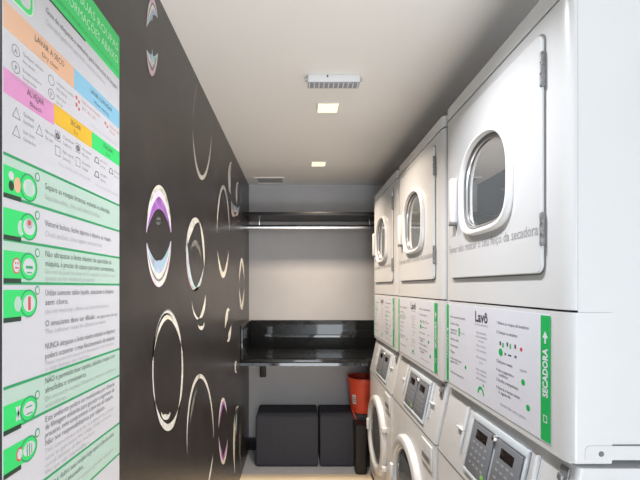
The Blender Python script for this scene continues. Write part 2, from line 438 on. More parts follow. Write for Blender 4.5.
care('care_symbol', 'i', '', 0.8350, 1.5660, [('Não passar', 0.026), ('Do not iron', 0.022)])
ptext([('Consulte a etiqueta da peça antes de lavar a roupa', 0.545, 1.6225-0.012, 0.010, 'LEFT', 0.085),
       ('Verifique sempre a temperatura indicada', 0.752, 1.628, 0.010, 'LEFT', 0.110),
       ('Tire as roupas da secadora assim que acabar', 0.652, 1.522, 0.010, 'LEFT', 0.100),
       ('Use um pano úmido sob a peça delicada', 0.770, 1.519, 0.010, 'LEFT', 0.098)], 'ink_grey')
# step rows
rows = [(1.501, 1.444, 1), (1.444, 1.385, 0), (1.385, 1.3256, 1), (1.3256, 1.183, 0), (1.183, 1.124, 1), (1.124, 1.0187, 0), (1.0187, 0.951, 1)]
for t, b, tn in rows:
    if tn: ppart('mint_row', 'tint', [rect(UL, UR, b, t)], 0.0040, 0.0044)
for v in [r[0] for r in rows] + [0.951]:
    ppart('row_rule', 'rule', [rect(UL, UR, v-0.0024, v+0.0018)], 0.0044, 0.0048)
def tab(vt, vb, vn, kind):
    c = (vt+vb)/2 - 0.001; r = (vt-vb)/2 - 0.003
    t = ppart('step_tab', 'green', [rect(UL, 0.5800, vb, vt)], 0.0044, 0.0050)
    ppart('tab_rim', 'rule', [circle(0.5800, c, r+0.0045, 28, 0.0185)], 0.0048, 0.0054, t)
    ppart('tab_disc', 'green', [circle(0.5800, c, r+0.0020, 28, 0.0160)], 0.0054, 0.0058, t)
    ppart('tab_icon', 'paper', [circle(0.5805, c, r-0.0035, 28, 0.0125)], 0.0058, 0.0062, t)
    ppart('tab_fold', 'fold', [rect(UL, 0.5640, vb-0.0065, vb)], 0.0050, 0.0054, t)
    ppart('number_badge', 'rule', [circle(0.5990, vn, 0.0068, 20, 0.0052)], 0.0050, 0.0056, t)
    ppart('badge_face', 'paper', [circle(0.5990, vn, 0.0048, 20, 0.0035)], 0.0056, 0.0060, t)
    if kind == 'balls':
        ppart('icon_dot', 'paper', [circle(0.5445, c+0.008, 0.006, 16, 0.005)], 0.0050, 0.0056, t)
        ppart('icon_dot', 'fold', [circle(0.5445, c-0.006, 0.007, 16, 0.005)], 0.0050, 0.0056, t)
        ppart('icon_dot', 'orange', [circle(0.5565, c-0.002, 0.011, 16, 0.0065)], 0.0050, 0.0056, t)
        ppart('icon_mark', 'tint', [rect(0.5735, 0.5875, c-0.012, c+0.010)], 0.0062, 0.0064, t)
    elif kind == 'washer':
        ppart('icon_dot', 'tint', [circle(0.5640, c-0.004, 0.011, 16, 0.007)], 0.0050, 0.0056, t)
        ppart('icon_mark', 'ink_grey', [circle(0.5805, c+0.005, 0.008, 18, 0.007)], 0.0062, 0.0064, t)
        ppart('icon_mark', 'redink', [circle(0.5805, c+0.006, 0.004, 18, 0.0035)], 0.0064, 0.0066, t)
    elif kind == 'face':
        ppart('icon_dot', 'redink', [circle(0.5545, c, 0.0115, 20, 0.0080)], 0.0050, 0.0056, t)
        ppart('icon_dot', 'paper', [circle(0.5545, c, 0.0095, 20, 0.0064)], 0.0056, 0.0060, t)
        ppart('icon_mark', 'redink', [rect(0.5515, 0.5535, c+0.002, c+0.005), rect(0.5560, 0.5580, c+0.002, c+0.005), rect(0.5510, 0.5585, c-0.004, c-0.002)], 0.0060, 0.0062, t)
        ppart('icon_mark', 'rule', [rect(0.5730, 0.5880, c-0.003, c+0.001), rect(0.5750, 0.5860, c-0.010, c-0.008)], 0.0062, 0.0064, t)
    elif kind == 'soap':
        ppart('icon_dot', 'tint', [circle(0.5575, c, 0.011, 14, 0.0070)], 0.0050, 0.0056, t)
        ppart('icon_mark', 'redink', [rect(0.5780, 0.5835, c-0.010, c+0.010)], 0.0062, 0.0064, t)
    elif kind == 'pets':
        ppart('icon_dot', 'paper', [[(0.553, c-0.010), (0.557, c-0.010), (0.563, c+0.010), (0.559, c+0.010)], [(0.559, c-0.010), (0.563, c-0.010), (0.557, c+0.010), (0.553, c+0.010)]], 0.0050, 0.0056, t)
        ppart('icon_mark', 'rule', [rect(0.5740, 0.5870, c-0.008, c-0.006), rect(0.5740, 0.5870, c+0.002, c+0.004)], 0.0062, 0.0064, t)
    else:
        ppart('icon_dot', 'redink', [circle(0.5610, c, 0.010, 18, 0.0070)], 0.0050, 0.0056, t)
        ppart('icon_dot', 'paper', [circle(0.5610, c, 0.0075, 18, 0.0050)], 0.0056, 0.0060, t)
        ppart('icon_mark', 'rule', [rect(0.5750, 0.5770, c-0.010, c+0.008), rect(0.5800, 0.5820, c-0.010, c+0.008), rect(0.5850, 0.5865, c-0.008, c+0.006)], 0.0062, 0.0064, t)
tab(1.486, 1.448, 1.4870, 'balls'); tab(1.428, 1.3910, 1.4290, 'washer'); tab(1.370, 1.3320, 1.3720, 'face')
tab(1.3160, 1.2780, 1.3150, 'soap'); tab(1.1590, 1.1250, 1.1560, 'pets'); tab(1.1000, 1.0660, 1.0985, 'seal')
T = 0.617
ptext([('Separe as roupas brancas, escuras e coloridas.', T, 1.474, 0.0165, 'LEFT', 0.212)], 'ink', name='step_lettering')
ptext([('Separate white, dark and colored clothes', T, 1.458, 0.0150, 'LEFT', 0.170)], 'ink_grey', name='step_lettering')
ptext([('Vistorie bolsos, feche zíperes e desvire as roupas.', T, 1.416, 0.0165, 'LEFT', 0.218)], 'ink', name='step_lettering')
ptext([('Check pockets, close zippers and turn out', T, 1.400, 0.0150, 'LEFT', 0.178)], 'ink_grey', name='step_lettering')
ptext([('Não ultrapasse o limite máximo da capacidade da', T, 1.368, 0.0165, 'LEFT', 0.218), ('máquina, é preciso de espaço para lavar corretamente.', T, 1.353, 0.0165, 'LEFT', 0.232)], 'ink', name='step_lettering')
ptext([('Do not exceed the limit of the machine, clothes need', T, 1.341, 0.0130, 'LEFT', 0.232), ('space to be washed properly', T, 1.3305, 0.0130, 'LEFT', 0.150)], 'ink_grey', name='step_lettering')
ptext([('Utilize somente sabão líquido, amaciante e alvejante', T, 1.3065, 0.0165, 'LEFT', 0.228), ('sem cloro.', T, 1.2915, 0.0165, 'LEFT', 0.062),
       ('O amaciante deve ser diluído', T, 1.258, 0.0165, 'LEFT', 0.150), ('em água antes de usar', 0.775, 1.258, 0.012, 'LEFT', 0.088),
       ('NUNCA ultrapasse o limite máximo indicado no dispenser,', T, 1.222, 0.0165, 'LEFT', 0.236), ('poderá ocasionar o mau funcionamento da máquina.', T, 1.207, 0.0165, 'LEFT', 0.234)], 'ink', name='step_lettering')
ptext([('Use only liquid soap, softener and chlorine free bleach', T, 1.278, 0.0135, 'LEFT', 0.205),
       ('The softener must be diluted in water', T, 1.246, 0.0135, 'LEFT', 0.195),
       ('Never exceed the maximum limit shown in the dispenser', T, 1.197, 0.0120, 'LEFT', 0.230), ('it may damage the machine', T, 1.1875, 0.0115, 'LEFT', 0.130)], 'ink_grey', name='step_lettering')
ptext([('NÃO é permitido lavar tapetes, calçados, roupas com', T, 1.168, 0.0165, 'LEFT', 0.232), ('almofadas e travesseiros.', T, 1.1535, 0.0165, 'LEFT', 0.120)], 'ink', name='step_lettering')
ptext([('Do not wash carpets, footwear, clothes, cushions', T, 1.1405, 0.0130, 'LEFT', 0.230), ('and pillows', T, 1.1295, 0.0130, 'LEFT', 0.055)], 'ink_grey', name='step_lettering')
ptext([('Este ambiente poderá ser monitorado por câmeras', T, 1.108, 0.0155, 'LEFT', 0.232), ('de filmagem utilizadas para garantir a segurança do', T, 1.0955, 0.0155, 'LEFT', 0.232),
       ('processo, evite comprometer o bom uso da máquina.', T, 1.083, 0.0155, 'LEFT', 0.226), ('Não nos responsabilizamos por objetos.', T, 1.0705, 0.0155, 'LEFT', 0.190)], 'ink', name='step_lettering')
ptext([('This environment may be monitored by cameras', T, 1.058, 0.0125, 'LEFT', 0.232), ('used to guarantee the safety of the process', T, 1.047, 0.0125, 'LEFT', 0.215),
       ('avoid misuse of the machine', T, 1.036, 0.0125, 'LEFT', 0.150), ('We are not responsible', T, 1.025, 0.0125, 'LEFT', 0.120)], 'ink_grey', name='step_lettering')
ptext([('Retire e dobre suas roupas logo após o fim do ciclo', T, 1.001, 0.0160, 'LEFT', 0.228), ('para não ter amassados.', T, 0.986, 0.0160, 'LEFT', 0.110)], 'ink', name='step_lettering')
ptext([('Remove and fold your clothes right after the cycle', T, 0.970, 0.0130, 'LEFT', 0.225)], 'ink_grey', name='step_lettering')

# ------------------------------------------------------------------ stacked washer and dryer
AX, WID = 0.53, 0.65
st = thing('stacked_washer_dryer', 'white stacked washer and dryer nearest the camera, its blank side panel facing the viewer', 'washing machine', (AX, 0.765, 0), 'stacked laundry machines along the right side')
RX, RY = 0.012, 0.035
def front_outline(y0, y1, xb, k=8):
    """top view of a front panel: back at xb, front at 0, softly rounded front corners"""
    pts = [(xb, y0)]
    for i in range(k+1):
        a = PI/2*i/k; pts.append((RX - RX*math.sin(a), y0 + RY - RY*math.cos(a)))
    for i in range(k+1):
        a = PI/2*i/k; pts.append((RX - RX*math.cos(a), y1 - RY + RY*math.sin(a)))
    pts.append((xb, y1)); return pts
# dryer side and rear shell, open at the front
bm = B(0.0145, 0.70, 0.0015, WID-0.0015, 0.983, 1.944, 0.004, edges=lambda a, b: min(a.x, b.x) > 0.02)
bmesh.ops.delete(bm, geom=[f for f in bm.faces if all(abs(v.co.x-0.0145) < 1e-4 for v in f.verts)], context='FACES')
obj('dryer_cabinet', bm, M['enamel'], st)
# top rail
bm = bmesh.new(); prism(bm, front_outline(0, WID, 0.030), lambda x, y: (x, y, 1.9065), lambda x, y: (x, y, 1.948))
bmesh.ops.bevel(bm, geom=[e for e in bm.edges if all(v.co.z > 1.94 for v in e.verts)], offset=0.008, segments=3, profile=0.5, affect='EDGES')
obj('top_rail', bm, M['enamel'], st)
# front panel with the loading opening
WY, WZ, HY, HZ = 0.337, 1.614, 0.151, 0.143
z0, z1 = 1.2745, 1.9005
bm = bmesh.new(); out = front_outline(0, WID, 0.0130); n = len(out)
lo = [bm.verts.new((x, y, z0)) for x, y in out]; hi = [bm.verts.new((x, y, z1)) for x, y in out]
ia, ib = 9, 10                                                             # flat front lies between these two outline points
for i in range(n-1):
    if i != ia: bm.faces.new((lo[i], lo[i+1], hi[i+1], hi[i]))
bm.faces.new(hi); bm.faces.new(lo[::-1])
hole = [bm.verts.new(p) for p in sq_loop(WY, WZ, HY*0.885, HZ*0.885, 0)]
ring_face(bm, [lo[ia], lo[ib], hi[ib], hi[ia]], hole)
holeb = [bm.verts.new((0.03, v.co.y, v.co.z)) for v in hole]
for i in range(len(hole)):
    j = (i+1) % len(hole); bm.faces.new((hole[i], hole[j], holeb[j], holeb[i]))
obj('dryer_front_panel', bm, M['enamel'], st)
bm = lathe(bmesh.new(), [(0.125, 0.03), (0.22, 0.034), (0.22, 0.25), (0.20, 0.26)], 'x', (0, WY, WZ), cap1=True)
for a in (30, 150, 270):
    c, s = math.cos(math.radians(a)), math.sin(math.radians(a))
    t = B(0.05, 0.24, -0.012, 0.012, 0.165, 0.222, 0.006); merge(bm, t, Matrix.Translation((0, WY, WZ)) @ Matrix.Rotation(math.radians(a), 4, 'X'))
obj('dryer_drum', bm, M['drum'], st)
# door
bm = bmesh.new(); plate_pts = rrect(0.0765, 0.5885, 1.3465, 1.8705, 0.022)
prism(bm, [(y, z) for y, z in plate_pts], lambda y, z: (-0.0002, y, z), lambda y, z: (-0.0022, y, z))
gap = bm
bmesh.ops.delete(gap, geom=[f for f in gap.faces if len(f.verts) > 4], context='FACES')
# grey strip round the door's edge, coloured as its thin shadow
bm2 = bmesh.new()
a = [bm2.verts.new((-0.0022, y, z)) for y, z in rrect(0.0765, 0.5885, 1.3465, 1.8705, 0.022)]
b = [bm2.verts.new((-0.0022, y, z)) for y, z in rrect(0.0820, 0.5830, 1.3520, 1.8650, 0.018)]
for i in range(len(a)):
    j = (i+1) % len(a); bm2.faces.new((a[i], a[j], b[j], b[i]))
merge(gap, bm2)
obj('door_shadow_line', gap, M['groove'], st)
bm = bmesh.new(); oy = rrect(0.080, 0.585, 1.350, 1.867, 0.020)
L0 = [bm.verts.new((-0.0006, y, z)) for y, z in oy]; L1 = [bm.verts.new((-0.0065, y, z)) for y, z in oy]
L2 = [bm.verts.new((-0.0085, y, z)) for y, z in rrect(0.082, 0.583, 1.352, 1.865, 0.018)]
for A, Bv in ((L0, L1), (L1, L2)):
    for i in range(len(A)):
        j = (i+1) % len(A); bm.faces.new((A[i], A[j], Bv[j], Bv[i]))
hole = [bm.verts.new(p) for p in sq_loop(WY, WZ, HY*0.90, HZ*0.90, -0.0085)]
ring_face(bm, L2, hole)
hb2 = [bm.verts.new((-0.0006, v.co.y, v.co.z)) for v in hole]
for i in range(len(hole)):
    j = (i+1) % len(hole); bm.faces.new((hole[i], hole[j], hb2[j], hb2[i]))
door = obj('dryer_door', bm, M['enamel'], st)
bm = bmesh.new()
loft(bm, [sq_loop(WY, WZ, HY*k, HZ*k, x) for k, x in ((1.0, -0.008), (1.0, -0.014), (0.988, -0.020), (0.965, -0.023), (0.92, -0.023), (0.895, -0.020), (0.885, -0.015), (0.88, 0.004))])
obj('window_frame', bm, M['enamel_soft'], door)
bm = bmesh.new()
loft(bm, [sq_loop(WY, WZ, HY*k, HZ*k, x) for k, x in ((0.882, -0.011), (0.855, -0.0115), (0.84, -0.009), (0.84, 0.004))])
obj('window_seal', bm, M['groove'], door)
bm = bmesh.new()
loft(bm, [sq_loop(WY, WZ, HY*k, HZ*k, x) for k, x in ((0.85, -0.0085), (0.83, -0.0095), (0.81, -0.0085), (0.80, -0.003))])
obj('window_trim_ring', bm, M['steel'], door)
bm = bmesh.new(); loft(bm, [sq_loop(WY, WZ, HY*0.84, HZ*0.84, -0.002)], True)
obj('window_glass', bm, M['glass'], door)
bm = B(-0.030, -0.008, 0.520, 0.548, 1.530, 1.676, 0.006)
hd = obj('door_handle', bm, M['enamel_soft'], door)
obj('handle_end', B(-0.029, -0.0085, 0.5215, 0.5465, 1.522, 1.531, 0.002), M['groove'], door)
for za, zb in ((1.749, 1.824), (1.408, 1.480)):
    bm = B(-0.0105, -0.002, 0.0755, 0.0825, za, zb, 0.001)
    for k in range(3):
        zc = za + (zb-za)*(k+0.5)/3; tube(bm, [(-0.0100, 0.0787, zc-0.010), (-0.0100, 0.0787, zc+0.010)], 0.0028)
    obj('hinge', bm, M['hinge'], door)
DM = Matrix(((0, 0, -1, 0), (-1, 0, 0, 0), (0, 1, 0, 0), (0, 0, 0, 1)))   # (u, v, n): u to the viewer's right (-y), v up, n towards the aisle
bm = bmesh.new(); text_bm(bm, 'Favor não retirar o seu feiço da secadora', Matrix.Translation((-0.0090, 0.600, 1.434)) @ DM, 0.036, 'LEFT', 0.505)
for v in bm.verts: v.co.y = 0.595 + (v.co.y-0.600)*0.995
obj('door_lettering', bm, M['door_ink'], door, flat=True)
# access panel under the door, with its sign
bm = bmesh.new(); prism(bm, front_outline(0, WID, 0.080), lambda x, y: (x, y, 0.973), lambda x, y: (x, y, 1.2700))
bmesh.ops.bevel(bm, geom=[e for e in bm.edges if all(v.co.z < 0.98 for v in e.verts) and any(v.co.x < 0.02 for v in e.verts)], offset=0.009, segments=4, profile=0.5, affect='EDGES')
obj('access_panel', bm, M['enamel'], st)
def SP(y, z, x): return (x, y, z)
def splate(name, m, shapes, parent, x0=-0.0014, x1=-0.0019):
    bm = bmesh.new()
    for s in shapes: prism(bm, s, lambda y, z: (x0, y, z), lambda y, z: (x1, y, z))
    return obj(name, bm, M[m], parent)
def R4(y0, y1, zz0, zz1): return [(y0, zz0), (y1, zz0), (y1, zz1), (y0, zz1)]
sg = splate('instruction_sign', 'sign', [R4(0.062, 0.632, 0.988, 1.262)], st, -0.0002, -0.0014)
splate('green_strip', 'sign_green', [R4(0.060, 0.0925, 0.9905, 1.2590)], sg)
splate('green_strip', 'sign_green', [R4(0.6150, 0.6340, 0.9905, 1.2590)], sg)
VM = Matrix(((0, 0, -1, 0), (0, 1, 0, 0), (1, 0, 0, 0), (0, 0, 0, 1)))   # reads upwards, letter tops towards the far side
bm = bmesh.new()
text_bm(bm, 'SECADORA', Matrix.Translation((-0.0022, 0.0685, 1.084)) @ VM, 0.024, 'LEFT', 0.105, bold=0.0009)
def flatpoly(bm, pts, x=-0.0022):
    bm.faces.new([bm.verts.new((x, y, z)) for y, z in pts])
flatpoly(bm, [(0.074, 1.199), (0.079, 1.199), (0.079, 1.213), (0.074, 1.213)])
flatpoly(bm, [(0.067, 1.211), (0.086, 1.211), (0.0765, 1.226)])
obj('strip_lettering', bm, M['sign'], sg, flat=True); bm = bmesh.new()
a = [(0.070, 1.030), (0.083, 1.030), (0.083, 1.046), (0.070, 1.046)]; b = [(0.072, 1.032), (0.081, 1.032), (0.081, 1.044), (0.072, 1.044)]
for i in range(4): flatpoly(bm, [a[i], a[(i+1) % 4], b[(i+1) % 4], b[i]])
obj('strip_icon', bm, M['sign'], sg, flat=True); bm = bmesh.new()
text_bm(bm, 'LAVADORA', Matrix.Translation((-0.0022, 0.6195, 1.070)) @ VM, 0.016, 'LEFT', 0.085)
flatpoly(bm, [(0.6165, 1.176), (0.6325, 1.176), (0.6245, 1.163)])
obj('strip_lettering', bm, M['sign'], sg, flat=True)
def sign_text(lines, m, name='sign_lettering'):
    for s, y, z, size, al, wd in lines:
        bm = bmesh.new(); text_bm(bm, s, Matrix.Translation((-0.0018, y, z)) @ DM, size, al, wd, bold=0.0012 if size > 0.03 else 0.0)
        obj(name, bm, M[m], sg, flat=True)
sign_text([('Lavô', 0.372, 1.2185, 0.043, 'CENTER', 0.078)], 'ink', 'sign_logo')
sign_text([('lavanderia autosserviço', 0.372, 1.2075, 0.010, 'CENTER', 0.078)], 'sign_ink_grey')
col_l = [(0.600, 1.215, 'Abra a porta da lavadora', .120), (0.600, 1.192, 'Coloque as roupas', .070), (0.600, 1.171, 'Selecione no', .055), (0.600, 1.160, 'painel o ciclo', .050),
         (0.600, 1.139, 'Adicione o sabão', .070), (0.600, 1.117, 'Feche bem a porta', .062), (0.600, 1.096, 'Pague', .035), (0.600, 1.073, 'Aperte o botão iniciar e', .095), (0.600, 1.062, 'aguarde o final', .060), (0.600, 1.026, 'Retire suas roupas ao final', .105)]
sign_text([(s, y, z, 0.0115, 'LEFT', wd) for y, z, s, wd in col_l], 'sign_ink')
col_r = [(0.285, 1.222, '1 Retire as roupas da lavadora', .145), (0.285, 1.198, '2 Coloque na secadora', .100), (0.285, 1.121, '3 Selecione o tempo', .078), (0.285, 1.098, '4 Insira o pagamento e', .085), (0.273, 1.087, 'confirme', .045),
         (0.285, 1.072, '5 Escolha a temperatura', .105), (0.285, 1.052, '6 Aperte o botão iniciar', .112), (0.273, 1.041, 'e aguarde', .058)]
sign_text([(s, y, z, 0.0115, 'LEFT', wd) for y, z, s, wd in col_r], 'sign_ink')
mid = [(1.184, .062), (1.172, .070), (1.160, .040), (1.146, .060), (1.132, .062), (1.112, .066), (1.098, .024), (1.076, .068), (1.064, .060), (1.050, .062)]
sign_text([('tempo e temperatura', 0.372, z, 0.010, 'CENTER', wd) for z, wd in mid], 'sign_ink_grey')
sign_text([('dúvidas fale com a gente', 0.265, 1.012, 0.011, 'LEFT', 0.115), ('quente', 0.175, 1.121, 0.010, 'LEFT', 0.030), ('morno', 0.520, 1.168, 0.010, 'LEFT', 0.034)], 'sign_ink_grey')
def dot(y, z, r, n=14): return [(y + r*math.cos(2*PI*i/n), z + r*math.sin(2*PI*i/n)) for i in range(n)]
for shp in [dot(0.262, 1.150, 0.010), dot(0.160, 1.096, 0.0075), dot(0.140, 1.042, 0.0075), dot(0.478, 1.066, 0.006), R4(0.522, 0.532, 1.158, 1.186),
        R4(0.247, 0.254, 1.164, 1.176), R4(0.213, 0.219, 1.166, 1.178)]: splate('sign_icon', 'sign_green', [shp], sg, -0.0014, -0.0018)
for shp in [R4(0.260, 0.268, 1.168, 1.178), R4(0.226, 0.233, 1.170, 1.180), R4(0.190, 0.197, 1.170, 1.180), R4(0.236, 0.243, 1.146, 1.152), R4(0.212, 0.226, 1.147, 1.151), R4(0.188, 0.196, 1.147, 1.153)]: splate('sign_icon', 'sign_ink', [shp], sg, -0.0014, -0.0018)
for shp in [dot(0.168, 1.172, 0.005)]: splate('sign_icon', 'redink', [shp], sg, -0.0014, -0.0018)
bm = bmesh.new()
for i in range(12):
    p0, p1 = PI*i/12, PI*(i+1)/12
    flatpoly(bm, [(0.374+0.020*math.cos(p0), 1.010+0.022*math.sin(p0)), (0.374+0.020*math.cos(p1), 1.010+0.022*math.sin(p1)), (0.374+0.013*math.cos(p1), 1.010+0.014*math.sin(p1)), (0.374+0.013*math.cos(p0), 1.010+0.014*math.sin(p0))], -0.0018)
flatpoly(bm, [(0.352, 1.034), (0.362, 1.036), (0.358, 1.044)], -0.0018)
obj('sign_emblem', bm, M['sign_green'], sg, flat=True)
# lower rail on the dryer's side, with its screw
for ys, yn in ((0.0015, -0.0012),):
    bm = bmesh.new(); pts = [(0.027, 0.9845), (0.695, 0.9845), (0.695, 1.0115)] + [(0.037-0.010*math.sin(a*PI/12), 1.0015+0.010*math.cos(a*PI/12)) for a in range(0, 7)]
    prism(bm, pts, lambda x, z: (x, ys, z), lambda x, z: (x, yn, z))
    rl = obj('side_rail', bm, M['enamel'], st)
    bm = bmesh.new(); p2 = [(0.0245, 0.9835), (0.697, 0.9835), (0.697, 1.0138)] + [(0.037-0.0125*math.sin(a*PI/12), 1.0013+0.0125*math.cos(a*PI/12)) for a in range(0, 7)]
    prism(bm, p2, lambda x, z: (x, ys, z), lambda x, z: (x, ys-0.0006, z)); obj('rail_joint', bm, M['groove'], rl)
    bm = bmesh.new(); t = bmesh.new(); lathe(t, [(0.0001, 0.0016), (0.004, 0.0014), (0.0055, 0)], 'z', (0, 0, 0), 14)
    merge(bm, t, Matrix.Translation((0.058, yn, 0.996)) @ Matrix.Rotation(PI/2, 4, 'X')); obj('screw', bm, M['groove'], rl)
# washer body
bm = bmesh.new(); FX, SLZ = -0.030, 0.747
prof = [(FX, 0.06), (FX, SLZ), (0.018, 0.966), (0.70, 0.966), (0.70, 0.0), (0.02, 0.0), (0.02, 0.06)]
prism(bm, prof, lambda x, z: (x, 0.003, z), lambda x, z: (x, WID-0.003, z))
bmesh.ops.recalc_face_normals(bm, faces=bm.faces)
bmesh.ops.bevel(bm, geom=[e for e in bm.edges if all(v.co.x < 0.019 and v.co.z > 0.05 for v in e.verts) and abs(e.verts[0].co.y-e.verts[1].co.y) < 0.1], offset=0.010, segments=4, profile=0.5, affect='EDGES')
obj('washer_cabinet', bm, M['washer_white'], st)
obj('console_joint', B(FX-0.0012, 0.10, 0.0022, WID-0.0022, SLZ-0.006, SLZ-0.003), M['groove'], st)
# sloping console
sl = Vector((0.048, 0, 0.219)).normalized(); nr = Vector((-sl.z, 0, sl.x))
CM = Matrix(((0, sl.x, nr.x, FX), (-1, 0, nr.y, 0), (0, sl.z, nr.z, SLZ), (0, 0, 0, 1)))   # (u = -y, v up the slope, n outward)
def cpart(name, m, parent, *boxes, r=0.002):
    bm = bmesh.new()
    for u0, u1, v0, v1, n0, n1 in boxes: box(bm, u0, u1, v0, v1, n0, n1, r, 2)
    bmesh.ops.transform(bm, matrix=CM, verts=bm.verts); return obj(name, bm, M[m], parent)
bz = cpart('control_console', 'bezel', st, (-0.432, -0.146, 0.022, 0.032, 0, 0.008), (-0.432, -0.146, 0.178, 0.196, 0, 0.008), (-0.432, -0.424, 0.030, 0.180, 0, 0.008), (-0.154, -0.146, 0.030, 0.180, 0, 0.008), (-0.425, -0.153, 0.030, 0.180, 0, 0.003))
for u0, u1, nm in ((-0.418, -0.296, 'washer_keypad'), (-0.280, -0.162, 'dryer_keypad')):
    cpart(nm, 'keypad', bz, (u0, u1, 0.036, 0.174, 0.003, 0.009))
    uw = u1-u0
    cpart('display', 'lcd', bz, (u0+uw*.24, u0+uw*.76, 0.134, 0.160, 0.0085, 0.0098), r=0.0008)
    ks = []
    for ri in range(4):
        for ci in range(4):
            ks.append((u0+uw*(.16+.19*ci), u0+uw*(.16+.19*ci)+0.012, 0.058+0.020*ri, 0.063+0.020*ri, 0.0085, 0.0094))
    cpart('key_marks', 'key_print', bz, *ks, r=0)
cpart('start_key', 'start_green', bz, (-0.322, -0.306, 0.042, 0.054, 0.0085, 0.0098), r=0.0008)
bm = lathe(bmesh.new(), [(0.0095, 0.003), (0.0095, 0.012), (0.007, 0.017), (0.0005, 0.019)], 'z', (-0.288, 0.170, 0), 18)
bmesh.ops.transform(bm, matrix=CM, verts=bm.verts); obj('console_lock', bm, M['chrome'], bz)
cpart('console_bracket', 'washer_white', st, (-0.520, -0.470, 0.120, 0.126, 0, 0.012), (-0.476, -0.470, 0.060, 0.200, 0, 0.010))
cpart('console_bracket', 'washer_white', st, (-0.118, -0.080, 0.120, 0.126, 0, 0.012), (-0.118, -0.112, 0.060, 0.200, 0, 0.010))
cpart('console_hinge', 'hinge', st, (-0.045, -0.020, 0.165, 0.215, 0.001, 0.006), (-0.040, -0.026, 0.185, 0.198, 0.005, 0.013))
# washer door
DY, DZ = 0.345, 0.405
bm = lathe(bmesh.new(), [(0.236, FX-0.0005), (0.236, FX-0.014), (0.228, FX-0.026), (0.214, FX-0.031), (0.200, FX-0.031), (0.188, FX-0.026), (0.182, FX-0.016), (0.180, FX-0.001)], 'x', (0, DY, DZ), 56)
wd = obj('washer_door', bm, M['washer_white'], st)
bm = lathe(bmesh.new(), [(0.187, FX-0.020), (0.178, FX-0.019), (0.172, FX-0.012), (0.168, FX-0.001)], 'x', (0, DY, DZ), 56)
obj('door_inner_ring', bm, M['bezel'], wd)
bm = lathe(bmesh.new(), [(0.176, FX-0.0008), (0.120, FX-0.0012), (0.0005, FX-0.0014)], 'x', (0, DY, DZ), 48)
obj('door_liner', bm, M['black_rubber'], wd)
bm = lathe(bmesh.new(), [(0.172, FX-0.012), (0.150, FX-0.019), (0.090, FX-0.026), (0.0005, FX-0.029)], 'x', (0, DY, DZ), 48)
obj('door_glass', bm, M['washer_glass'], wd)
obj('door_catch', B(FX-0.040, FX-0.024, DY+0.176, DY+0.206, DZ-0.035, DZ+0.035, 0.005), M['enamel_soft'], wd)
for k in (0.11, -0.11):
    obj('door_hinge', B(FX-0.028, FX-0.001, DY-0.243, DY-0.215, DZ+k-0.014, DZ+k+0.014, 0.004), M['enamel_soft'], wd)
dr = obj('dispenser_drawer', B(FX-0.006, FX+0.001, 0.030, 0.150, 0.632, 0.722, 0.003), M['washer_white'], st)
obj('drawer_grip', B(FX-0.0068, FX-0.005, 0.045, 0.135, 0.650, 0.672, 0.0005), M['groove'], dr)

s2 = copy_tree(st); s2.location = (AX, 1.435, 0)
s2['label'] = 'white stacked washer and dryer in the middle of the row of three'
s3 = copy_tree(st); s3.location = (AX, 2.105, 0)
s3['label'] = 'white stacked washer and dryer at the far end, next to the red bucket'

# ------------------------------------------------------------------ ceiling fittings
def downlight(y, power, col, label):
    d = thing('recessed_downlight', label, 'ceiling light', (0.138, y, CH), 'square ceiling downlights')
    h = 0.045; bm = bmesh.new()
    for a in ((-h-.008, h+.008, -h-.008, -h), (-h-.008, h+.008, h, h+.008), (-h-.008, -h, -h, h), (h, h+.008, -h, h)):
        box(bm, a[0], a[1], a[2], a[3], -0.004, -0.0003, 0.001, 1)
    obj('trim_ring', bm, M['ceiling'], d)
    obj('diffuser', B(-h, h, -h, h, -0.0030, -0.0004), M['lamp'], d)
    l = area('downlight_lamp', (0, 0, -0.008), (0, 0, 0), 0.08, 0.08, power, col, 2.1); l.parent = d
    return d
downlight(2.648, 9.5, (1.0, 0.83, 0.66), 'square lit recessed ceiling light near the back wall beside the air vent')
downlight(1.818, 9.0, (1.0, 0.84, 0.68), 'square lit recessed ceiling light just beyond the emergency lamp')
downlight(0.988, 7.8, (0.97, 0.97, 1.0), 'square recessed ceiling light over the nearest machine')
em = thing('emergency_light', 'white rectangular emergency lamp with a grey gridded lens on the ceiling', 'emergency light', (0.140, 1.532, CH))
obj('housing', B(-0.101, 0.101, 0.0, 0.046, -0.029, -0.0003, 0.003), M['enamel_soft'], em)
bm = B(-0.101, 0.101, 0.002, 0.044, -0.034, -0.029, 0.001, 1)
ln = obj('lens', bm, M['led_grid'], em)
for k in range(11):
    x = -0.095 + k*0.019
    obj('lens_bar', B(x-0.0022, x+0.0022, 0.002, 0.044, -0.0348, -0.0338), M['enamel_soft'], ln)
obj('test_button', B(-0.028, -0.022, -0.003, 0.001, -0.012, -0.005, 0.001), M['black_plastic'], em)
for sgn in (-1, 1): obj('mounting_tab', B(sgn*0.106-0.006, sgn*0.106+0.006, 0.010, 0.022, -0.020, -0.010, 0.002), M['vent_metal'], em)
vt = thing('air_vent', 'narrow grey linear air vent in the ceiling close to the back wall', 'vent', (-0.217, 3.05, CH))
bm = bmesh.new()
for a in ((-.112, .112, -.085, -.070), (-.112, .112, .070, .085), (-.112, -.095, -.07, .07), (.095, .112, -.07, .07)): box(bm, *a, -0.008, -0.0003, 0.002, 1)
obj('vent_frame', bm, M['ceiling'], vt)
obj('vent_backing', B(-0.096, 0.096, -0.071, 0.071, -0.002, -0.0004), M['vent_metal'], vt)
